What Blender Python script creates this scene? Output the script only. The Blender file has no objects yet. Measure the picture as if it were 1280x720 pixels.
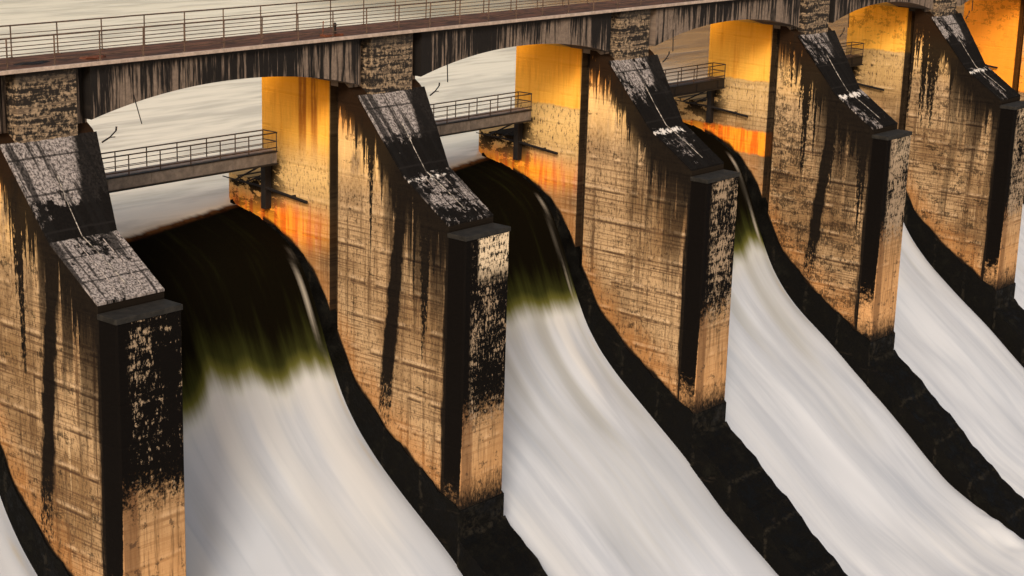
import bpy, math, random
import numpy as np
from mathutils import Vector, Matrix
random.seed(4); rng = np.random.default_rng(11)
sc = bpy.context.scene
COL = sc.collection
PI = math.pi

# ------------------------------------------------------------------ node helpers
class NT:
    def __init__(s, name):
        s.m = bpy.data.materials.new(name); s.m.use_nodes = True
        s.t = s.m.node_tree; s.t.nodes.clear()
        s.out = s.t.nodes.new('ShaderNodeOutputMaterial')
        s.b = s.t.nodes.new('ShaderNodeBsdfPrincipled')
        s.t.links.new(s.b.outputs[0], s.out.inputs[0])
    def put(s, sock, v):
        if isinstance(v, S): s.t.links.new(v.o, sock)
        elif isinstance(v, (tuple, list)) and sock.type == 'RGBA': sock.default_value = (*v[:3], 1)
        else: sock.default_value = v
    def math(s, op, *a, clamp=False):
        n = s.t.nodes.new('ShaderNodeMath'); n.operation = op; n.use_clamp = clamp
        for i, v in enumerate(a): s.put(n.inputs[i], v)
        return S(s, n.outputs[0])
    def attr(s, name, obj=False):
        n = s.t.nodes.new('ShaderNodeAttribute'); n.attribute_name = name
        n.attribute_type = 'OBJECT' if obj else 'GEOMETRY'
        return S(s, n.outputs['Fac'])
    def uv(s):
        n = s.t.nodes.new('ShaderNodeUVMap'); n.uv_map = 'UVMap'
        x = s.t.nodes.new('ShaderNodeSeparateXYZ'); s.t.links.new(n.outputs[0], x.inputs[0])
        return S(s, x.outputs[0]), S(s, x.outputs[1])
    def pos(s):
        n = s.t.nodes.new('ShaderNodeNewGeometry')
        x = s.t.nodes.new('ShaderNodeSeparateXYZ'); s.t.links.new(n.outputs['Position'], x.inputs[0])
        return [S(s, x.outputs[i]) for i in range(3)]
    def vec(s, x, y, z=0.0):
        n = s.t.nodes.new('ShaderNodeCombineXYZ')
        for i, v in enumerate((x, y, z)): s.put(n.inputs[i], v)
        return S(s, n.outputs[0])
    def noise(s, v, scale=1., detail=4., rough=.55, dist=0.):
        n = s.t.nodes.new('ShaderNodeTexNoise'); s.put(n.inputs['Vector'], v)
        n.inputs['Scale'].default_value = scale; n.inputs['Detail'].default_value = detail
        n.inputs['Roughness'].default_value = rough; n.inputs['Distortion'].default_value = dist
        return S(s, n.outputs[0])
    def voro(s, v, scale=1.):
        n = s.t.nodes.new('ShaderNodeTexVoronoi'); s.put(n.inputs['Vector'], v)
        n.inputs['Scale'].default_value = scale
        return S(s, n.outputs[0])
    def sm(s, x, a, b):                                   # smoothstep from a (0) to b (1), a may exceed b
        n = s.t.nodes.new('ShaderNodeMapRange'); n.interpolation_type = 'SMOOTHSTEP'
        if isinstance(a, (int, float)) and isinstance(b, (int, float)) and a > b:
            s.put(n.inputs[0], x); n.inputs[1].default_value = b; n.inputs[2].default_value = a
            n.inputs[3].default_value = 1; n.inputs[4].default_value = 0
        else:
            s.put(n.inputs[0], x); s.put(n.inputs[1], a); s.put(n.inputs[2], b)
        return S(s, n.outputs[0])
    def mix(s, f, a, b):
        n = s.t.nodes.new('ShaderNodeMix'); n.data_type = 'RGBA'; n.clamp_factor = True
        s.put(n.inputs[0], f); s.put(n.inputs[6], a); s.put(n.inputs[7], b)
        return S(s, n.outputs[2])
    def bump(s, h, strength=.4, dist=.05):
        n = s.t.nodes.new('ShaderNodeBump'); n.inputs['Strength'].default_value = strength
        n.inputs['Distance'].default_value = dist; s.put(n.inputs['Height'], h)
        s.t.links.new(n.outputs[0], s.b.inputs['Normal'])
    def set(s, col=None, rough=None, spec=None, metal=None):
        if col is not None: s.put(s.b.inputs['Base Color'], col)
        if rough is not None: s.put(s.b.inputs['Roughness'], rough)
        if spec is not None: s.put(s.b.inputs['Specular IOR Level'], spec)
        if metal is not None: s.put(s.b.inputs['Metallic'], metal)
        return s.m
class S:
    def __init__(s, nt, o): s.nt, s.o = nt, o
    def __add__(s, v): return s.nt.math('ADD', s, v)
    __radd__ = __add__
    def __mul__(s, v): return s.nt.math('MULTIPLY', s, v)
    __rmul__ = __mul__
    def __sub__(s, v): return s.nt.math('SUBTRACT', s, v)
    def __rsub__(s, v): return s.nt.math('SUBTRACT', v, s)
    def frac(s): return s.nt.math('FRACT', s)
    def abs(s): return s.nt.math('ABSOLUTE', s)
    def max(s, v): return s.nt.math('MAXIMUM', s, v)
    def min(s, v): return s.nt.math('MINIMUM', s, v)

# ------------------------------------------------------------------ materials
def concrete_parts(n, Y, Z, seed):
    """board-marked, weathered tan concrete: colour and relief"""
    big = n.noise(n.vec(Y*.35, Z*.35, seed*3.1), 1, 3)
    c = n.mix(n.sm(big, .35, .65), (.205, .128, .062), (.41, .283, .158))
    vs = n.noise(n.vec(Y*5.5, Z*.16, seed*5.3), 1, 4, .65)
    c = n.mix(n.sm(vs, .50, .68)*.85, c, (.085, .048, .024))
    vl = n.noise(n.vec(Y*7, Z*.3, seed*7.7 + 3), 1, 4, .65)
    c = n.mix(n.sm(vl, .55, .75)*.55, c, (.66, .49, .29))
    bd = n.noise(n.vec(Y*.22, Z*11, seed), 1, 3, .75)
    c = n.mix(n.sm(bd, .47, .62)*.75, c, (.10, .055, .028))
    # pour joints every 1.2 m, broken and wandering
    wob = n.noise(n.vec(Y*.5, Z*.5, seed), 1, 2)*.10 + n.noise(n.vec(Y*5, Z*5, seed), 1, 3)*.03
    fr = ((Z + wob)*.82).frac()
    brk = n.noise(n.vec(Y*1.7, Z*.7, seed*2), 1, 3)
    ln = n.sm(fr, .0, .03)*n.sm(fr, .11, .05)*n.sm(brk, .38, .55)
    c = n.mix(ln*.85, c, (.055, .03, .018))
    l2 = n.sm(fr, .10, .14)*n.sm(fr, .26, .15)*n.sm(brk, .40, .6)
    c = n.mix(l2*.55, c, (.60, .44, .28))
    sp = n.noise(n.vec(Y*12, Z*4.5, seed), 1, 4, .75)
    c = n.mix(n.sm(sp, .55, .67)*.65, c, (.055, .03, .018))
    rel = bd*.7 + sp*(-.4) - ln*.35 + vs*.3
    return c, rel, sp

def mat_wall():
    n = NT('weathered_concrete')
    Y, Z = n.uv(); dt = n.attr('dtop'); db = n.attr('dbase')
    seed = n.attr('seed', True); of = n.attr('warm_light_floor', True); oy = n.attr('warm_light_from', True)
    lo = n.attr('band_low', True); hi = n.attr('band_high', True); stn = n.attr('stain', True)
    c, rel, sp = concrete_parts(n, Y, Z, seed)
    # iron-orange tint towards the wet line
    c = n.mix(n.sm(db + (n.noise(n.vec(Y*2, Z*.6, seed), 1, 3) - .5)*2, 2.0, .0)*.5, c, (.40, .175, .05))
    gm = n.noise(n.vec(Y*13, Z*5, seed*3), 1, 4, .75)
    c = n.mix(n.sm(gm, .52, .62)*.7*n.sm(Y, 6.6, 6.2), c, (.05, .028, .016))
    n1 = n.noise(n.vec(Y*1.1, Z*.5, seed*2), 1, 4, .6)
    # warm light under the bridge, painted as ochre upstream of the gate slot
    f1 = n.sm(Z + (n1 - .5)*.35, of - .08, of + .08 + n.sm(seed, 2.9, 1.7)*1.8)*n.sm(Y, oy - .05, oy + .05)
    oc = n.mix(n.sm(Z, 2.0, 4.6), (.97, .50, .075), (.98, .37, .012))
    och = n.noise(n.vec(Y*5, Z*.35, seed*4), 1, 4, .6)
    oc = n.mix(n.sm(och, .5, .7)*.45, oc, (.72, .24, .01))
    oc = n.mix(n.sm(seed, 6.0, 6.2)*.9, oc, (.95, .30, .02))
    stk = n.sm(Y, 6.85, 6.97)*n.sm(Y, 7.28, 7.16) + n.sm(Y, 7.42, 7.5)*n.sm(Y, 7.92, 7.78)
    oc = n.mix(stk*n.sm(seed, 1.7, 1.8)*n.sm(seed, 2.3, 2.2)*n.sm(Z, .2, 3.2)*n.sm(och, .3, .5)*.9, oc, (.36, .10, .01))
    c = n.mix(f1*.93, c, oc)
    # paler fade of that painted light below it
    f1b = n.sm(Y, 6.25, 6.35)*n.sm(dt, 6, 3)*(1 - f1)
    c = n.mix(f1b*(.45 + n.sm(seed, 3.6, 3.4)*.3)*n.sm(sp, .66, .5), c, n.mix(n.sm(Z, -2., 1.5), (.58, .38, .17), (.84, .56, .22)))
    # lower orange band: light thrown back by the water, painted in
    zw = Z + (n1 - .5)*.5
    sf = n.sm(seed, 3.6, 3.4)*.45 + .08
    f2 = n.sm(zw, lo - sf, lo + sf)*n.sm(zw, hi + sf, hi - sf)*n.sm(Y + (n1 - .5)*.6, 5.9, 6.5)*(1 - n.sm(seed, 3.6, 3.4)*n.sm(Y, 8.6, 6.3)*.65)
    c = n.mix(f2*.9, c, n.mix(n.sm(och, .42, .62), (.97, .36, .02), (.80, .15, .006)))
    # rust tones next to the slot, with brightening painted in against the bridge's shade
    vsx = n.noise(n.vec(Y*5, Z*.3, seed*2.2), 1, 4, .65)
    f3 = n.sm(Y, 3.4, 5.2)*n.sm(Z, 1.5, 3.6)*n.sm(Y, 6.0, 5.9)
    c = n.mix(n.sm(Z, -1.5, 1.5)*n.sm(Y, 6.3, 5.8)*.38*n.sm(sp, .62, .45), c, (.64, .46, .27))  # pale lift painted in where the bridge shades the wall
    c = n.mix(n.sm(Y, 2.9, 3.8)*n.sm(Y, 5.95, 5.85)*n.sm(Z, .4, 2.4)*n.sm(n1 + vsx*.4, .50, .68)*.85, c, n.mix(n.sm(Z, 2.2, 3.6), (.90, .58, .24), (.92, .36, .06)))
    # dark weathering: broad runs, drips under the top edge, speckle
    r1 = n.noise(n.vec(Y*1.9, Z*.10, seed*9), 1, 4, .6)
    fade = n.sm(dt, 6.5, .4)
    up = n.sm(Y, 6.4, 6.2)
    k1 = (1 - n.sm(Y, 3.2, 4.2)*.8)*n.sm(r1 + fade*.15 + (stn - 1)*.08, .54, .64)*(fade*.8 + .2)*(up*.75 + .25)
    r2 = n.noise(n.vec(Y*6.5, Z*.42, seed*6), 1, 5, .68)
    k2 = n.sm(r2 + n.sm(dt, 2.4, 0)*.30 + (stn - 1)*.06, .60, .69)*n.sm(dt, 3.4, .6)*(up*.85 + .15)
    q1 = n.noise(n.vec(Y*5.2, seed*3.3, 0.), 1, 3, .7); q2 = n.noise(n.vec(Y*1.5, seed*4.7, 4.), 1, 3, .6); q3 = n.noise(n.vec(Y*13, seed*2.3, 7.), 1, 2, .6)
    L1 = n.sm(q1 + (stn - 1)*.06, .40, .66)*2.2 + n.sm(q3, .5, .7)*.7 + .12
    L2 = n.sm(q2 + (stn - 1)*.10, .50, .70)*6.0
    kd = n.sm(L1 - dt + (sp - .5)*1.2, .0, .35)*n.sm(sp + (L1 - dt)*.16, .36, .48)
    kd = kd.max(n.sm(L2 - dt + (sp - .5)*2.5, .0, .9)*n.sm(sp + r2*.5 + (L2 - dt)*.05, .66, .80))*(up*.9 + .1)
    strip_c = 2.85 - Z*.09 + (seed*3.7).frac()*.25; spw = n.attr('strip', True)
    wgl = (n.noise(n.vec(Y*2.6, Z*1.1, seed), 1, 6, .75) - .5)*.55
    ks = spw*n.sm((Y - strip_c + wgl).abs(), .15 + spw*.22, .05 + spw*.18)*n.sm(sp + n.sm(Z, -7.5, -3.0)*.45, .45, .62)*stn.min(1.)
    kn = n.sm(Y + (r2 - .5)*.5, .98, .86)
    patch = n.noise(n.vec(Y*1.3, Z*2.6, seed*8), 1, 5, .7)
    kp = n.sm(patch + (stn - 1)*.14 + n.sm(dt, 3, .5)*.05, .585, .65)*n.sm(sp, .40, .50)*.9*(up*.7 + .1 + n.sm(seed, 4.9, 5.1)*.45*n.sm(Z, .5, 3.5)).min(1.)
    # black algae on the upstream foot
    ka = n.sm(Y, 8.0, 9.3)*n.sm(patch + n.sm((Y - 9.6).abs(), 1.3, .2)*.10, .50, .56)*n.sm(Z, 1.7, 1.0)*n.sm(Z, -1.6, .2)
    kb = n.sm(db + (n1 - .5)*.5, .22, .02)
    kg = n.sm(Y, 5.86, 5.9)*n.sm(Y, 6.31, 6.27)*.93  # gate slot recess darkened across its width
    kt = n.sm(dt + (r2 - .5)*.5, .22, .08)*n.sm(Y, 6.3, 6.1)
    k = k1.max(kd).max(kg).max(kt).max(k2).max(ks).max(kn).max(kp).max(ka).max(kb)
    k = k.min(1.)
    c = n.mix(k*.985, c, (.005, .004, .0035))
    n.bump(rel, .8, .04)
    return n.set(c, .95, .06)

def mat_nose():
    n = NT('stained_nose_concrete')
    X, Z = n.uv(); seed = n.attr('seed', True); tz = n.attr('tan_from', True); side = n.attr('side')
    c, rel, sp = concrete_parts(n, X, Z, seed + 9)
    c = n.mix(n.sm(Z, tz, tz - 3)*.6, c, (.60, .31, .12))
    c = n.mix(.35, c, (.52, .30, .14))
    vg = n.noise(n.vec(X*8, Z*.5, seed + 1), 1, 4, .7)
    c = n.mix(n.sm(vg, .48, .64)*.6, c, (.09, .05, .025))
    c = n.mix(n.sm(X, .62, .5)*.7*(1 - side), c, (.15, .075, .035))
    rows = n.noise(n.vec(X*.8, Z*6.5, seed*3), 1, 4, .7)*1.6 - .3
    g = n.noise(n.vec(X*11, Z*4.2, seed*4), 1, 5, .8)
    big = n.noise(n.vec(X*1.3, Z*.5, seed*5), 1, 3)
    pale = n.sm(g + rows*.22 + (big - .5)*.45 + n.attr('specks', True)*.10, .68, .74)*(1 - side)*n.sm(X, .25, .5)
    dark = n.mix(pale*.9, (.0035, .0028, .0025), (.30, .225, .155))
    topp = n.sm(Z, -1.9, -.9)*n.sm(X, .6, .75)*n.sm(g + rows*.25, .56, .64)*n.attr('top_patch', True)*(1 - side)
    dark = n.mix(topp, dark, (.62, .50, .35))
    edge = Z + (n.noise(n.vec(X*2.2, Z*.9, seed), 1, 4, .7) - .5)*1.6 + (n.noise(n.vec(X*7, Z*6, seed), 1, 4, .8) - .5)*3.6 + side*3.0
    ft = n.sm(edge, tz + .5, tz - .5)*.93
    crk = n.sm(n.noise(n.vec(X*2.5, Z*2.5, seed + 2), 1, 5, .7), .57, .63)
    c = n.mix(crk*.7, c, (.05, .03, .02))
    c = n.mix(ft, dark, c)
    low = n.sm(Z + (g - .5)*2.4, -8.2, -9.5)
    c = n.mix(low, c, (.008, .0065, .0055))
    n.bump(rel, .7, .03)
    return n.set(c, .95, .05)

def mat_slab():
    n = NT('lichen_slab_concrete')
    X, Sx = n.uv(); seed = n.attr('seed', True); pal = n.attr('paleness', True); wk = n.attr('chalk')
    g = n.noise(n.vec(X*4.6, Sx*3.4, seed*3), 1, 8, .74)
    b = n.noise(n.vec(X*.8, Sx*.55, seed*5), 1, 3)
    f = n.sm(g + (b - .5)*.9 + (pal - .5)*.5, .53, .61)
    up_ = n.sm(Sx, 3.75, 3.78)
    f = n.sm(g + (b - .5)*.9 + (pal - .5)*.5 + up_*(n.sm(Sx, 4.2, 6.0)*.42 - .20), .53, .60)
    f = f*(1 - n.sm(X - Sx*.42 + 1.55 + (g - .5)*.5, 1.05, 1.3)*.97*up_)
    fine = n.noise(n.vec(X*14, Sx*12, seed), 1, 3, .7)
    c = n.mix(f, n.mix(fine, (.0015, .0014, .0014), (.011, .0098, .0095)), n.mix(n.sm(fine, .35, .65), (.05, .044, .044), (.33, .30, .295)))
    # lengthwise dark runs and cross joints
    run = n.noise(n.vec(X*3.5, Sx*.25, seed*7), 1, 3)
    c = n.mix(n.sm(run, .52, .60)*.85, c, (.008, .0075, .0075))
    jn = (Sx*.95 + .2).frac()
    c = n.mix(n.sm(jn, 0., .02)*n.sm(jn, .08, .05)*.8, c, (.012, .011, .011))
    ch = n.sm(wk*n.attr('chalky', True) + (g - .5)*2.2, .62, .80)
    c = n.mix(ch*.8, c, (.72, .69, .67))
    n.bump(g + fine*.6, .6, .03)
    return n.set(c, .95, .04)

def mat_fascia():
    n = NT('streaked_fascia_concrete')
    X, Z = n.uv(); seed = n.attr('seed', True)
    s1 = n.noise(n.vec(X*5.2, Z*.22, seed), 1, 5, .7)
    s2 = n.noise(n.vec(X*9, Z*.5, seed + 4), 1, 4, .7)
    lg = n.noise(n.vec(X*.35, Z*.3, seed + 8), 1, 2)
    g = n.noise(n.vec(X*7, Z*7, seed), 1, 4, .7)
    f = n.sm(s1*.6 + s2*.4 + (lg - .5)*.35 + n.sm(Z, 6.0, 4.6)*.06, .515, .60)
    c = n.mix(f, (.006, .0045, .004), n.mix(g, (.05, .037, .029), (.25, .19, .15)))
    c = n.mix(n.sm(Z, 5.72, 5.9), c, (.012, .010, .009))  # shade under the deck ledge, painted as a dark top band
    n.bump(s2 + g, .5, .03)
    return n.set(c, .85, .25)

def mat_pilaster():
    n = NT('pilaster_concrete')
    X, Z = n.uv(); seed = n.attr('seed', True)
    g = n.noise(n.vec(X*7, Z*6, seed), 1, 5, .75)
    rows = n.noise(n.vec(X*.5, Z*6, seed*3), 1, 3, .7)
    f = n.sm(g*.5 + rows*.5, .47, .57)
    c = n.mix(f, (.012, .009, .007), (.30, .22, .145))
    c = n.mix(n.sm(rows, .55, .62)*.7, c, (.03, .02, .016))
    c = n.mix(n.sm(Z, 5.45, 5.8)*.8, c, (.015, .012, .01))  # pilaster top darkened to paint the shade below the deck ledge
    n.bump(g, .5, .03)
    return n.set(c, .85, .25)

def mat_base():
    n = NT('wet_black_concrete')
    x, y, z = n.pos()
    g = n.noise(n.vec(x*1.5, y*1.5, z*1.5), 1, 6, .7)
    ed = n.noise(n.vec(x*.7, y*.7, z*4), 1, 4, .7)
    jt = (y*.55 + n.noise(n.vec(x, y, z), 1, 2)*.2).frac()
    gr_ = n.noise(n.vec(x*4, y*4, z*4), 1, 4, .7)
    c = n.mix(n.sm(g, .5, .75), (.0018, .0017, .0015), (.0065, .0065, .0052))
    c = n.mix(n.sm(ed, .62, .72)*.4, c, (.022, .017, .013))
    c = n.mix(n.sm(jt, 0., .04)*n.sm(jt, .12, .07)*n.sm(gr_, .45, .6)*.5, c, (.022, .019, .014))
    n.bump(g + gr_*.5, .8, .07)
    return n.set(c, n.sm(g, .35, .6)*.5 + .42, .08)

def mat_plain(name, col, rough=.7, metal=0., var=.4, spec=.3, sc_=6.):
    n = NT(name); x, y, z = n.pos()
    g = n.noise(n.vec(x, y, z), sc_, 5, .7)
    c = n.mix(n.sm(g, .35, .7), tuple(v*(1 - var) for v in col), tuple(v*(1 + var*.6) for v in col))
    n.bump(g, .3, .01)
    return n.set(c, rough, spec, metal)

def mat_deck():
    n = NT('rusty_deck'); x, y, z = n.pos()
    g = n.noise(n.vec(x*.9, y*3, z), 1, 5, .7)
    c = n.mix(n.sm(g, .35, .65), (.035, .018, .012), (.13, .058, .035))
    return n.set(c, .85, .2)

def mat_water():
    n = NT('dam_water')
    x, y, z = n.pos(); foam = n.attr('foam'); edge = n.attr('edge')
    wav = n.noise(n.vec(x*.16, y*.75, 0.), 1, 5, .55, .3)
    wav2 = n.noise(n.vec(x*.02, y*.07, 0.), 1, 3, .5)
    res = n.mix(n.sm(wav*.7 + wav2*.3, .38, .56), (.50, .42, .325), (.76, .66, .52))
    # brown reflection of the far bank, painted into the far reservoir
    far = n.noise(n.vec(x*.03, y*.09, 2.), 1, 4, .6)
    res = n.mix(n.sm(x - y*.3 + (far - .5)*8, 42., 53.), res, n.mix(n.sm(wav, .35, .65), (.16, .085, .025), (.34, .19, .055)))
    # glassy dark sheet over the crest
    st = n.noise(n.vec(x*2.4, y*.18 + z*.12, 0.), 1, 4, .6)
    gr = n.sm(foam + (st - .5)*.55, .0, .45)
    dark = n.mix(gr, (.004, .0032, .0018), (.028, .031, .008))
    dark = n.mix(n.sm(foam + (st - .5)*.15, .28, .5), dark, (.10, .10, .022))
    crest = n.attr('crest')
    brn = n.mix(n.sm(st, .4, .6), (.03, .011, .004), (.09, .036, .012))  # brown rim: changing reflection on the tilting crest, painted in
    cc = n.mix(n.sm(crest + (st - .5)*.25, .20, .42), res, brn)
    cc = n.mix(n.sm(crest + (st - .5)*.25, .42, .62), cc, dark)
    # white water: dense foam with thinner grey-lilac veins drawn out by the flow
    v1 = n.noise(n.vec(x*1.1, y*.16, z*.06), 1, 4, .55, .25)
    v2 = n.noise(n.vec(x*3.6, y*.20, z*.08), 1, 3, .6)
    wht = n.mix(n.sm(v1*.7 + v2*.3, .38, .58), (.36, .397, .465), (.42, .456, .52))
    wht = n.mix(n.sm(v2, .56, .78)*.2, wht, (.44, .46, .49))
    ff = n.sm(foam + (st - .5)*.20 + (v2 - .5)*.06, .40, .72)
    wht = n.mix(n.sm(foam + (st - .5)*.3, 1.0, .6)*.3, wht, (.52, .51, .42))
    thin = n.attr('thin')
    wht = n.mix(n.sm(thin + (v2 - .5)*.5, .25, 1.)*.6, wht, (.23, .235, .215))
    wht = n.mix(n.sm(thin*-1. + (v2 - .5)*.4, .1, .8)*.6, wht, (.52, .535, .55))
    c = n.mix(ff, cc, wht)
    c = n.mix(edge*n.sm(v2, .3, .5)*.8, c, (.40, .37, .32))
    r = n.mix(ff, (.16, .16, .16), (.85, .85, .85))
    rr = n.t.nodes.new('ShaderNodeRGBToBW'); n.t.links.new(r.o, rr.inputs[0])
    rg = S(n, rr.outputs[0])
    bmp = wav*(1 - n.sm(crest, 0., .4))*.5 + v1*ff*.06
    n.bump(bmp, .5, .12)
    sp = 0.26 - ff*.20 - n.sm(crest, .0, .25)*.25*(1 - ff)
    n.put(n.b.inputs['IOR'], 1.33 - n.sm(crest, .05, .4)*.30*(1 - ff*.5))
    return n.set(c, rg, sp)

M = dict(wall=mat_wall(), nose=mat_nose(), slab=mat_slab(), fascia=mat_fascia(), pil=mat_pilaster(), base=mat_base(),
         deck=mat_deck(), water=mat_water(),
         kerb=mat_plain('pale_kerb', (.36, .285, .24), .8, 0., .25), rail=mat_plain('brown_steel', (.085, .052, .036), .6, 0., .5),
         girder=mat_plain('grey_girder', (.17, .14, .12), .75, 0., .35, .3, 2.5), black=mat_plain('black_steel', (.010, .007, .006), .65),
         pipe=mat_plain('pale_pipe', (.30, .28, .26), .8, 0., .9), lip=mat_plain('damp_lip_concrete', (.014, .0125, .0105), .75, 0., .6, .3, 3.),
         rust=mat_plain('rust_lump', (.14, .045, .022), .8), arris=mat_plain('dark_arris', (.012, .0095, .0075), .9), edge=mat_plain('slab_edge_concrete', (.30, .20, .14), .85, 0., .85, .3, 5.),
         bank=mat_plain('unseen_bank_brown', (.15, .085, .040), .95, 0., .5, .1, .05))

# ------------------------------------------------------------------ object helpers
def link(name, me, mat, parent=None):
    o = bpy.data.objects.new(name, me); COL.objects.link(o)
    if mat: me.materials.append(mat)
    if parent is not None: o.parent = parent
    return o
def tag(o, label=None, cat=None, group=None, kind=None):
    if label: o['label'] = label
    if cat: o['category'] = cat
    if group: o['group'] = group
    if kind: o['kind'] = kind
    return o
class MB:
    def __init__(s): s.v = []; s.f = []; s.uv = {}; s.at = {}
    def add(s, vs, fs, at=None):
        b = len(s.v); s.v += [tuple(v) for v in vs]
        s.f += [tuple(b + i for i in f) for f in fs]; return b
    def box(s, x0, x1, y0, y1, z0, z1):
        vs = [(x, y, z) for x in (x0, x1) for y in (y0, y1) for z in (z0, z1)]
        s.add(vs, [(0,1,3,2),(4,6,7,5),(0,4,5,1),(2,3,7,6),(0,2,6,4),(1,5,7,3)])
    def prism(s, poly, x0, x1):          # polygon in (y,z), extruded along x; x0/x1 numbers or functions of (y,z)
        fx = lambda a, p: a(*p) if callable(a) else a
        n = len(poly)
        s.add([(fx(x0, p), p[0], p[1]) for p in poly] + [(fx(x1, p), p[0], p[1]) for p in poly],
              [tuple(range(n))[::-1], tuple(range(n, 2*n))] + [(i, (i+1) % n, n + (i+1) % n, n + i) for i in range(n)])
    def tube(s, a, b, r, k=6, r2=None):
        a, b = Vector(a), Vector(b); d = (b - a).normalized()
        u = d.orthogonal().normalized(); w = d.cross(u); r2 = r if r2 is None else r2
        vs = [a + (u*math.cos(t) + w*math.sin(t))*r for t in [2*PI*i/k for i in range(k)]] + \
             [b + (u*math.cos(t) + w*math.sin(t))*r2 for t in [2*PI*i/k for i in range(k)]]
        s.add(vs, [(i, (i+1) % k, k + (i+1) % k, k + i) for i in range(k)] + [tuple(range(k))[::-1], tuple(range(k, 2*k))])
    def build(s, name, mat, parent=None, off=(0,0,0), uvf=None, attrs=None, smooth=False, bevel=0):
        me = bpy.data.meshes.new(name)
        me.from_pydata([(x-off[0], y-off[1], z-off[2]) for x, y, z in s.v], [], s.f)
        import bmesh
        bm = bmesh.new(); bm.from_mesh(me); bmesh.ops.recalc_face_normals(bm, faces=bm.faces)
        if bevel: bmesh.ops.bevel(bm, geom=[e for e in bm.edges if e.calc_face_angle(0) > .5], offset=bevel, segments=2, affect='EDGES', profile=.6)
        bm.to_mesh(me); bm.free()
        P = np.empty(len(me.vertices)*3); me.vertices.foreach_get('co', P); P = P.reshape(-1, 3) + np.array(off)
        if uvf:
            L = np.empty(len(me.loops), dtype=np.int32); me.loops.foreach_get('vertex_index', L)
            u = me.uv_layers.new(name='UVMap'); uvp = np.stack(uvf(P[:,0], P[:,1], P[:,2]), 1)[L]
            u.data.foreach_set('uv', uvp.astype(np.float32).ravel())
        for k, fn in (attrs or {}).items():
            a = me.attributes.new(k, 'FLOAT', 'POINT'); a.data.foreach_set('value', np.asarray(fn(P[:,0], P[:,1], P[:,2]) + P[:,0]*0, dtype=np.float32))
        if smooth: me.polygons.foreach_set('use_smooth', [True]*len(me.polygons))
        return link(name, me, mat, parent)

# ------------------------------------------------------------------ profiles (y upstream, z up)
ZB = -14.0                                     # level of each pier's base empty
T = 2.23                                       # pier thickness
top_y = np.array([-30, .75, 2.78, 5.10, 5.60, 9.72, 20]); top_z = np.array([.20, .20, 1.53, 4.02, 4.35, 4.35, 4.35])
ztop = lambda y: np.interp(y, top_y, top_z)
bs_y = np.array([-.2, 0, .95, 3.3, 5.05, 5.55, 6.2, 6.85, 7.5, 8.2, 9.2, 11.6, 14])
bs_z = np.array([-9.6, -9.5, -9.0, -7.55, -6.0, -5.1, -3.9, -2.8, -2.1, -1.6, -1.15, -.62, -.62])
zbase = lambda y: np.interp(y, bs_y, bs_z)
wy = np.array([-90, -40, -20, -12, -8, -4.6, -2, 0, 2, 3.8, 5.1, 5.9, 6.5, 7.1, 7.7, 8.6, 10, 11.4, 12.8, 18])
wz = np.array([-19.5, -19.3, -18.7, -17.9, -16.7, -14.9, -12.9, -11.3, -9.85, -8.5, -7.3, -6.1, -4.7, -3.2, -2.15, -1.45, -.95, -.66, -.52, -.5])
def wprof(y):
    # smoothed profile
    return (np.interp(y-.5, wy, wz) + np.interp(y-.25, wy, wz) + np.interp(y, wy, wz) + np.interp(y+.25, wy, wz) + np.interp(y+.5, wy, wz))/5
dv_y = np.array([-12, -8, -7, -5, -3.4, 0, .8]); dv_z = np.array([-18.6, -16.6, -15.9, -14.5, -13.1, -10.35, -9.7])
XP = [-14.0, 0.0, 14.0, 28.0, 42.3, 55.4, 69.0, 83.0]

def xright(y): return np.interp(y, [2.78, 5.1], [T, 3.3])
def wall_grid(mb, side, ys, n=42):
    base = len(mb.v)
    for y, xo in ys:
        zt = float(ztop(y)); zb = float(zbase(y)) - .5
        for j in range(n):
            z = zb + (zt - zb)*j/(n-1)
            x = xo if side == 0 else float(xright(y))
            mb.v.append((x, y, z))
    for i in range(len(ys) - 1):
        for j in range(n - 1):
            a = base + i*n + j; q = (a, a+n, a+n+1, a+1)
            mb.f.append(q if side else q[::-1])
    return base

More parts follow.
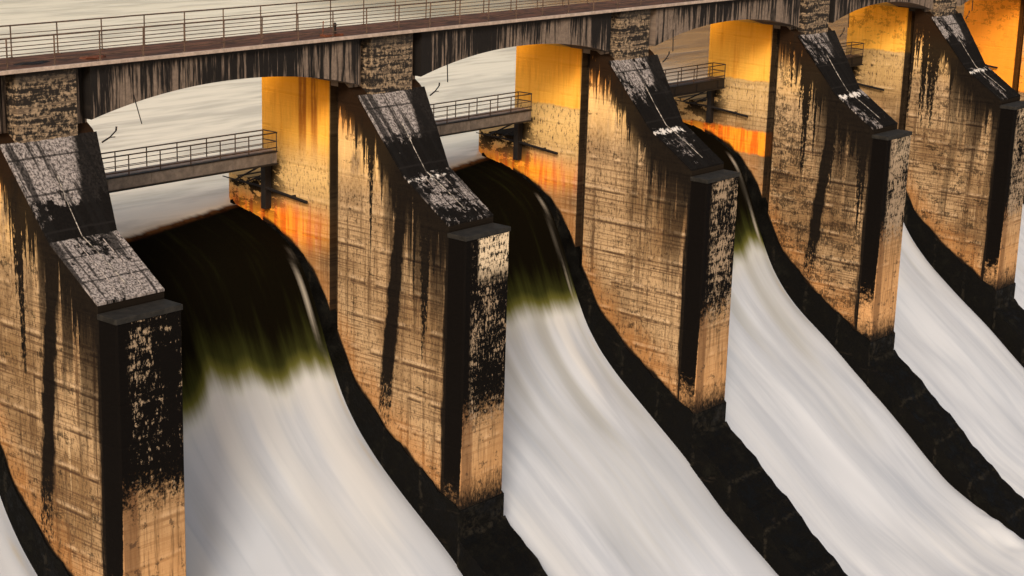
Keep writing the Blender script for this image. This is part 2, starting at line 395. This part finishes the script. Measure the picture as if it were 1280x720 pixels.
def make_pier():
    root = bpy.data.objects.new('dam_pier', None); COL.objects.link(root); root.location = (0, 0, ZB)
    off = (0, 0, ZB)
    # wall body with the recessed gate slot
    ys = [(y, 0.) for y in np.linspace(.75, 5.9, 36)] + [(5.9001, .30), (6.27, .30), (6.2701, 0.)] + [(y, 0.) for y in np.linspace(6.45, 9.72, 22)]
    mb = MB(); n = 42
    L = wall_grid(mb, 0, ys, n); R = wall_grid(mb, 1, ys, n)
    for i in range(len(ys) - 1):
        for j in (0, n-1):
            a, b, c, d = L+i*n+j, L+(i+1)*n+j, R+(i+1)*n+j, R+i*n+j
            mb.f.append((a, b, c, d))
    for i in (0, len(ys)-1):
        for j in range(n-1): mb.f.append((L+i*n+j, L+i*n+j+1, R+i*n+j+1, R+i*n+j))
    wa = dict(dtop=lambda x, y, z: ztop(y) - z, dbase=lambda x, y, z: z - zbase(y))
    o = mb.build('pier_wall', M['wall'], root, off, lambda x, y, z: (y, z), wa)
    # nose (end) block
    mb = MB(); nz = 40; y0, y1 = 0.0, .75
    ring = [(0, y1), (0, y0 + .05), (.05, y0)] + [(.05 + (T-.1)*k/8, y0) for k in range(1, 9)] + [(T, y0 + .05), (T, y1)]
    zs = np.linspace(-11.2, -.18, nz)
    for z in zs:
        for x, y in ring: mb.v.append((x, y, z))
    m = len(ring)
    for j in range(nz-1):
        for i in range(m):
            a = j*m + i; b = j*m + (i+1) % m; mb.f.append((a, b, b+m, a+m))
    mb.f.append(tuple(range(m))); mb.f.append(tuple(range((nz-1)*m, nz*m)))
    mb.build('pier_nose', M['nose'], root, off, lambda x, y, z: (x + y*.7, z), dict(side=lambda x, y, z: (x < .02)*1.0))
    # lip under the cap: platform standing 2 cm proud of the nose
    mb = MB(); mb.box(-.025, T+.025, -.03, .80, -.17, 0.0)
    mb.build('nose_lip', M['lip'], root, off, bevel=.035)
    # end course below the slab: lighter broken edge
    mb = MB(); mb.box(.012, T-.012, .775, 1.05, .005, .15)
    mb.build('cap_edge', M['edge'], root, off)
    # lower and upper sloping slabs
    def slab(name, ya, za, yc, zc, x0, x1, th, chalk, nn=24):
        mb = MB(); k = 10
        for t_ in (0, -th):
            for i in range(nn+1):
                f = i/nn; y = ya + (yc-ya)*f; z = za + (zc-za)*f + t_
                for q in range(k+1):
                    xa = x0(y); xb = x1(y)
                    mb.v.append((xa + (xb-xa)*q/k, y, z + (rng.normal(0, .006) if t_ == 0 else 0)))
        N = (nn+1)*(k+1)
        for i in range(nn):
            for q in range(k):
                a = i*(k+1)+q
                mb.f.append((a, a+1, a+k+2, a+k+1)); mb.f.append((N+a, N+a+k+1, N+a+k+2, N+a+1))
        for i in range(nn):
            for q in (0, k):
                a = i*(k+1)+q; mb.f.append((a, a+k+1, N+a+k+1, N+a))
        for q in range(k):
            for i in (0, nn):
                a = i*(k+1)+q; mb.f.append((a, a+1, N+a+1, N+a))
        return mb.build(name, M['slab'], root, off, lambda x, y, z: (x, y*1.35), dict(chalk=chalk))
    sl = slab('lower_slab', .76, .275, 2.775, 1.60, lambda y: -.02, lambda y: T + .02, .06,
              lambda x, y, z: np.clip(1 - np.abs(y - 2.55)/.32, 0, 1)*.75*(x < 1.9))
    su = slab('upper_slab', 2.785, 1.585, 4.93, 4.02, lambda y: -.02, lambda y: float(np.interp(y, [2.78, 5.1], [T+.02, 3.34])), .06,
              lambda x, y, z: x*0)
    # conduit running down the slabs
    mb = MB(); pts = [(1.25, 4.1, 3.12), (1.12, 3.4, 2.32), (1.05, 2.78, 1.63), (1.18, 1.9, 1.06), (1.22, 1.1, .54)]
    for a, b in zip(pts, pts[1:]): mb.tube(a, b, .014)
    mb.build('conduit', M['pipe'], root, off)
    # stringer kerbs on the lower slab
    mb = MB()
    for x in (.78, 1.62):
        mb.tube((x, 2.6, 1.49), (x + .06, .85, .34), .018)
    mb.build('stringer', M['slab'], root, off, lambda x, y, z: (x, y), dict(chalk=lambda x, y, z: x*0))
    # pilaster and column carrying the bridge
    mb = MB(); mb.box(.58, 2.60, 4.90, 5.5, 3.93, 5.92)
    mb.build('pilaster', M['pil'], root, off, lambda x, y, z: (x + y, z), bevel=.03)
    mb = MB(); mb.box(.02, 3.28, 5.40, 6.9, 4.2, 5.90)
    mb.build('bridge_seat', M['fascia'], root, off, lambda x, y, z: (x, z))
    # upstream cutwater, rounded in plan, top just above the lake
    mb = MB(); N = 14; pl = [(0., 9.70), (0., 11.0)] + [(1.65 - 1.65*math.cos(PI*i/N), 11.0 + 1.5*math.sin(PI*i/N)) for i in range(1, N)] + [(3.3, 11.0), (3.3, 9.70)]
    zs2 = [-3, -1.2, -.8, -.4, 0, .38]
    for z in zs2:
        for x, y in pl: mb.v.append((x, y, z))
    m = len(pl)
    for j in range(len(zs2)-1):
        for i in range(m):
            a = j*m+i; b = j*m+(i+1) % m; mb.f.append((a, b, b+m, a+m))
    mb.f.append(tuple(range(m))); mb.f.append(tuple(range((len(zs2)-1)*m, len(zs2)*m)))
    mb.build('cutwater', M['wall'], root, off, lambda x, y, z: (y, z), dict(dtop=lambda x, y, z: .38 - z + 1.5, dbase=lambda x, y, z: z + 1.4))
    # wet black foot of the pier, standing 6 cm proud
    mb = MB(); yy = np.linspace(11.4, -.03, 46)
    poly = [(float(y), float(zbase(y)) + .06*math.sin(y*5.1) + .04*math.sin(y*11.7)) for y in yy] + [(-.03, -13.5), (11.4, -13.5)]
    mb.prism(poly, -.06, lambda y, z: float(xright(y)) + .06)
    mb.build('wet_foot', M['base'], root, off)
    # divider wall carrying on down the chute
    mb = MB(); yy = np.linspace(-.035, -11, 44)
    def dz(y): return float(np.interp(y, dv_y, dv_z)) + .05*math.sin(y*3.3) + .04*math.sin(y*7.9 + 1)
    poly = [(float(y), dz(y)) for y in yy] + [(-11, -20), (-.035, -20)]
    mb.prism(poly, lambda y, z: -.12 + .02*math.sin(y*4), T + .14)
    mb.build('divider_wall', M['base'], root, off)
    # gate bracket on the left wall
    mb = MB()
    mb.box(-.30, -.004, 9.25, 9.48, -.55, 1.20)
    mb.build('gate_post', M['black'], root, off, bevel=.02)
    mb = MB()
    mb.tube((-.22, 7.2, .02), (-.22, 9.3, .22), .06); mb.tube((-.22, 9.3, .22), (-.22, 11.6, .30), .05, 6, .02)
    mb.tube((-.22, 9.6, .95), (-.22, 10.9, .28), .035); mb.tube((-.22, 9.6, .6), (-.22, 10.3, .28), .03)
    mb.tube((-.22, 8.0, .10), (-.02, 8.0, .10), .05)
    mb.build('gate_arm', M['black'], root, off)
    # small davit at the right shoulder
    mb = MB(); mb.tube((3.2, 4.6, 3.75), (3.55, 4.7, 3.84), .026); mb.tube((3.55, 4.7, 3.84), (3.82, 4.75, 4.0), .020); mb.tube((3.82, 4.75, 4.0), (3.84, 4.75, 4.12), .03); mb.tube((3.55, 4.7, 3.84), (3.74, 4.7, 3.83), .016)
    mb.build('davit_arm', M['black'], root, off)
    return root

def copy_tree(o, parent=None):
    c = o.copy(); COL.objects.link(c)
    if parent is not None: c.parent = parent
    for ch in [k for k in bpy.data.objects if k.parent == o]: copy_tree(ch, c)
    return c

# per pier: label, seed, warm_light_floor, warm_light_from, band_low, band_high, stain, tan_from, top_patch, paleness
PP = [
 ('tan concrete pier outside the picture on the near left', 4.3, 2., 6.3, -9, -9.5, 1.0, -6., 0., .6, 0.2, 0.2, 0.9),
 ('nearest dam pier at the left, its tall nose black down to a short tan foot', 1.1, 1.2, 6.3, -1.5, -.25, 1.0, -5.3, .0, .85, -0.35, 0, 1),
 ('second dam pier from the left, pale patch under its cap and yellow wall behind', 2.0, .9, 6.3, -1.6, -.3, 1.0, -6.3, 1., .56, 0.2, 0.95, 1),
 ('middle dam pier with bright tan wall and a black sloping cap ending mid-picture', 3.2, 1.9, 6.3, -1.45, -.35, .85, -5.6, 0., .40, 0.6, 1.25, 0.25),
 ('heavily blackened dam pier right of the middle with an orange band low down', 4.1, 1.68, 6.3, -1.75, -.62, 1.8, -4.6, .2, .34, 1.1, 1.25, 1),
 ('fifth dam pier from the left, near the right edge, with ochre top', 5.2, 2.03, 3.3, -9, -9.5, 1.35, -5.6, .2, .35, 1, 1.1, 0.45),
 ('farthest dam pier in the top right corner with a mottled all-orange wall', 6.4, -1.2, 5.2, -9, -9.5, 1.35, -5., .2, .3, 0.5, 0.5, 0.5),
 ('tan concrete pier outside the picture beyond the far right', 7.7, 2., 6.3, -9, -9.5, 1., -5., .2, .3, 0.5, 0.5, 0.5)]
proto = make_pier()
piers = [proto] + [copy_tree(proto) for _ in range(len(XP) - 1)]
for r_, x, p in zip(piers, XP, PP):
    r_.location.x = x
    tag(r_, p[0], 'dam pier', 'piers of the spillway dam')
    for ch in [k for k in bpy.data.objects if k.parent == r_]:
        for key, v in zip(('seed', 'warm_light_floor', 'warm_light_from', 'band_low', 'band_high', 'stain', 'tan_from', 'top_patch', 'paleness', 'specks', 'chalky', 'strip'), p[1:]):
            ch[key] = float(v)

# ------------------------------------------------------------------ bridge
B = bpy.data.objects.new('footbridge', None); COL.objects.link(B); B.location = (XP[1], 5.9, 4.2)
tag(B, 'long arched concrete footbridge with brown railings carried on top of the piers', 'bridge')
boff = tuple(B.location)
for i in range(len(XP) - 1):
    xa, xb = XP[i] + 3.15, XP[i+1] + .10
    mb = MB(); N = 40
    def arch(x):
        f = (x - xa)/(xb - xa); return 4.36 + (5.03 - 4.36)*(1 - abs(2*f - 1)**2.1)
    xs = np.linspace(xa, xb, N+1)
    for y in (5.0, 7.0):
        for x in xs:
            for k in range(5):
                a = arch(x); mb.v.append((float(x), y, a + (5.93 - a)*k/4))
    n1 = (N+1)*5
    for s_ in (0, n1):
        for q in range(N):
            for k in range(4):
                a = s_ + q*5 + k; mb.f.append((a, a+5, a+6, a+1))
    for q in range(N):
        for k in (0, 4):
            a = q*5 + k; mb.f.append((a, a+5, n1+a+5, n1+a))
    for q in (0, N):
        for k in range(4):
            a = q*5 + k; mb.f.append((a, a+1, n1+a+1, n1+a))
    o = mb.build('arch_span', M['fascia'], B, boff, lambda x, y, z: (x, z)); o['seed'] = float(i)*1.7 + 1
    # thin pipe hanging from each arch
    mb = MB(); px = xa + [1.5, 1.5, 1.3, 1.2, 1.4, 1.4, 1.4][i]
    mb.tube((px, 4.96, 4.95), (px + (.05 if i != 1 else .28), 4.96, 4.05), .022 if i != 1 else .016)
    mb.build('drain_pipe', M['black'], B, boff)
mb = MB(); mb.box(-24, 96, 4.80, 7.2, 5.935, 6.03)
mb.build('deck', M['deck'], B, boff, bevel=.015)
mb = MB(); mb.box(-24, 96, 4.74, 4.87, 5.955, 6.06)
mb.build('kerb', M['kerb'], B, boff, bevel=.012)
def railing(y, ztop_, first, step, rails, name, r):
    mb = MB()
    x = -24
    while x < 96:
        x2 = min(x + 6, 96)
        for z in rails:
            mb.tube((x, y, z + rng.normal(0, .004)), (x2, y, z), r if z == rails[0] else r*.55, 6)
        x = x2
    rl = mb.build(name, M['rail'], B, boff)
    k = 0; x = first
    while x < 92 and k < 80:
        mb = MB(); mb.tube((x, y, 6.03), (x + rng.normal(0, .01), y, ztop_), r*.9, 6)
        mb.box(x - .07, x + .07, y - .06, y + .06, 6.03, 6.06)
        mb.build('post', M['rail'], rl, boff)
        x += step; k += 1
    return rl
railing(5.0, 6.90, .4 - 1.56*10, 1.56, [6.90, 6.66, 6.44, 6.22], 'near_railing', .026)
railing(7.0, 6.97, 1.92 - 1.6*10, 1.6, [6.97, 6.72, 6.48, 6.24], 'far_railing', .024)
# valve head with stem on the deck, and a heap of debris
V = bpy.data.objects.new('valve_stand', None); COL.objects.link(V); V.location = (13.3, 5.35, 6.03)
tag(V, 'small dark valve stand on the bridge deck above the second pier', 'valve')
vo = tuple(V.location)
mb = MB(); mb.tube((13.3, 5.35, 6.03), (13.3, 5.35, 6.36), .055, 8, .045); mb.tube((13.3, 5.35, 6.36), (13.3, 5.35, 6.46), .08, 8, .03)
mb.build('valve_body', M['black'], V, vo)
mb = MB(); mb.box(12.75, 13.55, 5.2, 5.5, 6.03, 6.10); mb.tube((12.75, 5.35, 6.10), (12.72, 5.3, 6.55), .02)
mb.build('valve_plate', M['rust'], V, vo)
def lump(name, x, y, z, sx, sy, sz, mat):
    mb = MB(); k = 10
    pts = []
    for j in range(5):
        ph = j/4*PI/2
        for i in range(k):
            a = 2*PI*i/k; rr = (1 + .22*math.sin(3*a + j) + rng.normal(0, .07))*math.cos(ph)
            pts.append((x + sx*rr*math.cos(a), y + sy*rr*math.sin(a), z + sz*math.sin(ph)))
    mb.add(pts, [(j*k+i, j*k+(i+1) % k, (j+1)*k+(i+1) % k, (j+1)*k+i) for j in range(4) for i in range(k)] + [tuple(range(k))[::-1]])
    return mb.build(name, mat, None)
tag(lump('rust_heap', 3.75, 5.6, 6.03, .42, .22, .10, M['rust']), 'low rusty heap of debris on the bridge deck near its left end', 'debris')
tag(lump('debris_heap', 1.7, 5.7, 6.03, .55, .2, .07, M['black']), 'flat black pile of debris at the left end of the bridge deck', 'debris')

# ------------------------------------------------------------------ catwalks between the piers
CL = ['grey railed catwalk under the first full arch, leftmost and longest in view',
      'grey railed catwalk between the second and the middle pier, under the second arch',
      'dark weathered catwalk against the ochre wall under the third arch',
      'short stub of rusty catwalk behind the pier right of the middle']
for i in range(1, 5):
    xa, xb = XP[i] + 3.32, XP[i+1] - .46
    C_ = bpy.data.objects.new('catwalk', None); COL.objects.link(C_); C_.location = ((xa+xb)/2, 9.0, 1.25)
    tag(C_, CL[i-1], 'catwalk', 'catwalks between the piers'); co = tuple(C_.location)
    y0, y1 = 8.45, 9.15
    mb = MB(); mb.box(xa, xb, y0, y0 + .12, 1.27, 1.66); mb.box(xa, xb, y1 - .12, y1, 1.27, 1.66)
    x = xa + 1.2
    while x < xb: mb.box(x, x + .05, y0 - .03, y0 - .001, 1.29, 1.64); x += 1.75
    mb.build('girder', M['girder'] if i < 3 else M['black'], C_, co, bevel=.012)
    mb = MB(); mb.box(xa, xb, y0 - .05, y0 + .10, 1.663, 1.70); mb.box(xa, xb, y0 - .07, y0 + .13, 1.225, 1.268)
    mb.build('flange', M['black'], C_, co)
    mb = MB(); mb.box(xa, xb, y0 + .13, y1 + .04, 1.664, 1.705)
    mb.build('walkway', M['kerb'] if i < 3 else M['rail'], C_, co)
    for name, y in (('near_railing', y0), ('far_railing', y1)):
        mb = MB(); mb.tube((xa, y, 2.36), (xb, y, 2.34), .026); mb.tube((xa, y, 2.04), (xb, y, 2.03), .015); mb.tube((xa, y, 1.82), (xb, y, 1.82), .026 if y == y0 else .015)
        rl = mb.build(name, M['rail'], C_, co)
        x = xb - .02
        while x > xa:
            mb = MB(); mb.tube((x, y, 1.69), (x, y, 2.35), .022); mb.build('post', M['rail'], rl, co); x -= 1.28
    mb = MB(); 
    for z in (2.35, 2.03): mb.tube((xb, y0, z), (xb, y1, z), .024)
    mb.build('end_rail', M['rail'], C_, co)

# ------------------------------------------------------------------ water
def vnoise(u, v, seed):
    r = np.random.default_rng(seed); n = 256; g = r.random((n, n))
    iu = np.floor(u).astype(int); iv = np.floor(v).astype(int); fu = u - iu; fv = v - iv
    fu = fu*fu*(3 - 2*fu); fv = fv*fv*(3 - 2*fv)
    G = lambda a, b: g[a % n, b % n]
    return (G(iu, iv)*(1-fu) + G(iu+1, iv)*fu)*(1-fv) + (G(iu, iv+1)*(1-fu) + G(iu+1, iv+1)*fu)*fv
def ss(a, b, x):
    t = np.clip((x - a)/(b - a), 0, 1); return t*t*(3 - 2*t)
xs = np.arange(-26, 104, .17)
ysl = np.concatenate([np.arange(20, 10, -.4), np.arange(10, -12, -.11), np.arange(-12, -90, -.6)])
X, Yg = np.meshgrid(xs, ysl, indexing='ij')
Z = wprof(Yg)
# distance to the right-hand (next) pier and from the left-hand pier
dR = np.full_like(X, 99.); dL = np.full_like(X, 99.)
for xp in XP:
    dR = np.where(X <= xp + .5, np.minimum(dR, xp - X), dR)
    dL = np.where(X >= xp + T - .5, np.minimum(dL, X - xp - T), dL)
Sf = -Z + Yg*-.3                                        # rough path length down the chute
n1 = vnoise(X*.95 + .06*Yg, Sf*.10, 1); n2 = vnoise(X*2.3 + .08*Yg, Sf*.16, 2); n3 = vnoise(X*.35, Sf*.22, 3); n4 = vnoise(X*5.5 + .1*Yg, Sf*.22, 5)
front = 5.78 + .55*(vnoise(X*.8, X*0, 7) - .5) + .0*dR      # where the sheet breaks into foam
tg = vnoise(X*.95 + .10*(6 - Yg), Sf*.04 + 3, 31)*.75 + vnoise(X*2.4 + .15*(6 - Yg), Sf*.06 + 3, 35)*.25
thin = (.5 - tg)*2.6*ss(6.6, 5.6, Yg)*ss(.2, 4.2, Yg) + (.5 - vnoise(X*.28 + 3, Sf*.16 + 1, 41))*1.1*ss(4.5, 2, Yg)
foam = ss(1.15, -.75, Yg - front) + (tg - .5)*.34*ss(1.6, .6, Yg - front)*ss(-3.5, -1., Yg - front)
wet = ss(7.5, 3.5, Yg)
amp = wet*(.25 + .75*ss(6.5, 1, Yg))
Z = Z + amp*((n1 - .5)*.10 + (tg - .5)*.55*ss(1.5, 4.5, Yg)*ss(6.9, 6.0, Yg)/np.maximum(amp, .2)*amp + (n2 - .5)*.04 + (n3 - .5)*.30 + (vnoise(X*.55 + 7, Sf*.38, 33) - .5)*.25*ss(3.5, 0, Yg))
inch = (Yg < 9)
# pulled down and thrown up along the walls
Z += np.where(inch, -.30*np.exp(-np.clip(dR, 0, 9)/.5)*wet*ss(-12, -6, Yg), 0)
# splash lumps where chutes meet below the divider walls
n5 = vnoise(X*1.1, Yg*1.1, 9); n6 = vnoise(X*2.7, Yg*2.7, 10)
Z += ss(-4.5, -8, Yg)*((n5 - .35)*.25 + (n6 - .5)*.08)*ss(3.5, 0, np.minimum(np.abs(dL), np.abs(dR)))
nX, nY = X.shape
idx = np.arange(nX*nY).reshape(nX, nY)
F = np.stack([idx[:-1,:-1], idx[:-1,1:], idx[1:,1:], idx[1:,:-1]], -1).reshape(-1, 4)
def np_mesh(name, V_, F_, attrs):
    me = bpy.data.meshes.new(name)
    me.vertices.add(len(V_)); me.vertices.foreach_set('co', V_.astype(np.float32).ravel())
    me.loops.add(F_.size); me.loops.foreach_set('vertex_index', F_.astype(np.int32).ravel())
    me.polygons.add(len(F_)); me.polygons.foreach_set('loop_start', np.arange(0, F_.size, 4, dtype=np.int32))
    me.polygons.foreach_set('loop_total', np.full(len(F_), 4, dtype=np.int32))
    me.update(calc_edges=True); me.validate()
    me.polygons.foreach_set('use_smooth', np.ones(len(F_), dtype=bool))
    for k, v in attrs.items():
        a = me.attributes.new(k, 'FLOAT', 'POINT'); a.data.foreach_set('value', v.astype(np.float32).ravel())
    return me
crest = ss(.6, -1.3, Yg - (11.35 - .17*np.clip(dR, 0, 12)))
edge = np.exp(-((dR - .30 - .08*np.sin(Yg*2))/.05)**2)*ss(8.3, 7.6, Yg)*ss(2, 5, Yg)*(dR < 2)
me = np_mesh('spillway_water', np.stack([X, Yg, Z], -1).reshape(-1, 3), F, dict(foam=foam, crest=crest, edge=edge, thin=thin))
tag(link('spillway_water', me, M['water']), kind='structure')
# reservoir: continues the same level out to the unseen far bank
Xr, Yr = np.meshgrid(np.array([-900, -400, -150, -26, 20, 60, 104, 180, 400, 900, 2500.]), np.array([20, 40, 80, 160, 320, 700, 1500, 3000.]), indexing='ij')
i2 = np.arange(Xr.size).reshape(Xr.shape)
F2 = np.stack([i2[:-1,:-1], i2[1:,:-1], i2[1:,1:], i2[:-1,1:]], -1).reshape(-1, 4)
z0 = Xr*0
me = np_mesh('reservoir_water', np.stack([Xr, Yr, z0 - .5], -1).reshape(-1, 3), F2, dict(foam=z0, crest=z0, edge=z0, thin=z0))
tag(link('reservoir_water', me, M['water']), kind='structure')
# river bed / ground sheet under everything
mb = MB(); mb.box(-3000, 3000, -3000, 3200, -24, -22); tag(mb.build('ground', M['bank']), kind='structure')
# tail water beyond the chutes
Xr, Yr = np.meshgrid(np.array([-1200, -26, 20, 60, 104, 1200.]), np.array([-90., -150, -400, -1500]), indexing='ij')
i2 = np.arange(Xr.size).reshape(Xr.shape)
F2 = np.stack([i2[:-1,:-1], i2[:-1,1:], i2[1:,1:], i2[1:,:-1]], -1).reshape(-1, 4)
me = np_mesh('river_water', np.stack([Xr, Yr, Xr*0 - 19.5], -1).reshape(-1, 3), F2, dict(foam=Xr*0 + .55, crest=Xr*0 + 1, edge=Xr*0, thin=Xr*0))
tag(link('river_water', me, M['water']), kind='structure')
# unseen far bank, shaped to put a brown reflection on the right-hand lake
Ah, Rh = np.meshgrid(np.radians(np.linspace(-60, 150, 190)), np.array([300, 325, 350, 380, 420, 470, 540, 640, 800, 1100, 1600, 2400.]), indexing='ij')
Xh = 20 + Rh*np.sin(Ah); Yh = Rh*np.cos(Ah)
hh = 9 + 105*ss(math.radians(46), math.radians(56), Ah)*ss(math.radians(150), math.radians(110), Ah)
zh = hh*ss(300, 640, Rh)*(.55 + .6*vnoise(Ah*9 + 20, Rh/240, 21) + .25*vnoise(Ah*40 + 90, Rh/60, 22)) - 1.5
i2 = np.arange(Xh.size).reshape(Xh.shape)
F2 = np.stack([i2[:-1,:-1], i2[:-1,1:], i2[1:,1:], i2[1:,:-1]], -1).reshape(-1, 4)
me = np_mesh('unseen_hills', np.stack([Xh, Yh, zh], -1).reshape(-1, 3), F2, {})
tag(link('unseen_hills', me, M['bank']), kind='structure')

# ------------------------------------------------------------------ light
W = bpy.data.worlds.new('World'); sc.world = W; W.use_nodes = True
nt = W.node_tree; nt.nodes.clear()
sky = nt.nodes.new('ShaderNodeTexSky'); sky.sky_type = 'NISHITA'; sky.sun_disc = False
sun_dir = Vector((-.76, -.53, .52)).normalized()
el = math.asin(sun_dir.z); az = math.atan2(sun_dir.x, sun_dir.y)
sky.sun_elevation = el; sky.sun_rotation = az; sky.dust_density = 4; sky.air_density = 1.2; sky.ozone_density = .6
tint = nt.nodes.new('ShaderNodeMix'); tint.data_type = 'RGBA'; tint.blend_type = 'MULTIPLY'; tint.inputs[0].default_value = 1
tint.inputs[7].default_value = (1.0, .87, .74, 1)
bg = nt.nodes.new('ShaderNodeBackground'); bg.inputs[1].default_value = .14
wo = nt.nodes.new('ShaderNodeOutputWorld')
nt.links.new(sky.outputs[0], tint.inputs[6]); nt.links.new(tint.outputs[2], bg.inputs[0]); nt.links.new(bg.outputs[0], wo.inputs[0])
ld = bpy.data.lights.new('sun', 'SUN'); ld.energy = 2.2; ld.angle = math.radians(14); ld.color = (1, .92, .80)
so = bpy.data.objects.new('sun', ld); COL.objects.link(so)
so.rotation_euler = (-sun_dir).to_track_quat('-Z', 'Y').to_euler()

# ------------------------------------------------------------------ camera (solved from the photograph)
cam = bpy.data.cameras.new('camera'); co_ = bpy.data.objects.new('camera', cam); COL.objects.link(co_)
r = Vector((0.64267706, -0.76559427, 0.0288377)); u = Vector((0.17833321, 0.18609595, 0.96621197)); f = Vector((0.74509292, 0.61581955, -0.25613048))
mt = Matrix((( r.x, u.x, -f.x, -27.90025), (r.y, u.y, -f.y, -36.63268), (r.z, u.z, -f.z, 13.06964), (0, 0, 0, 1)))
co_.matrix_world = mt
cam.sensor_width = 36; cam.lens = 2202.72/1280*36; cam.clip_start = .5; cam.clip_end = 8000
sc.camera = co_
sc.view_settings.view_transform = 'Standard'; sc.view_settings.look = 'None'
sc.view_settings.exposure = 0.35; sc.view_settings.gamma = 1
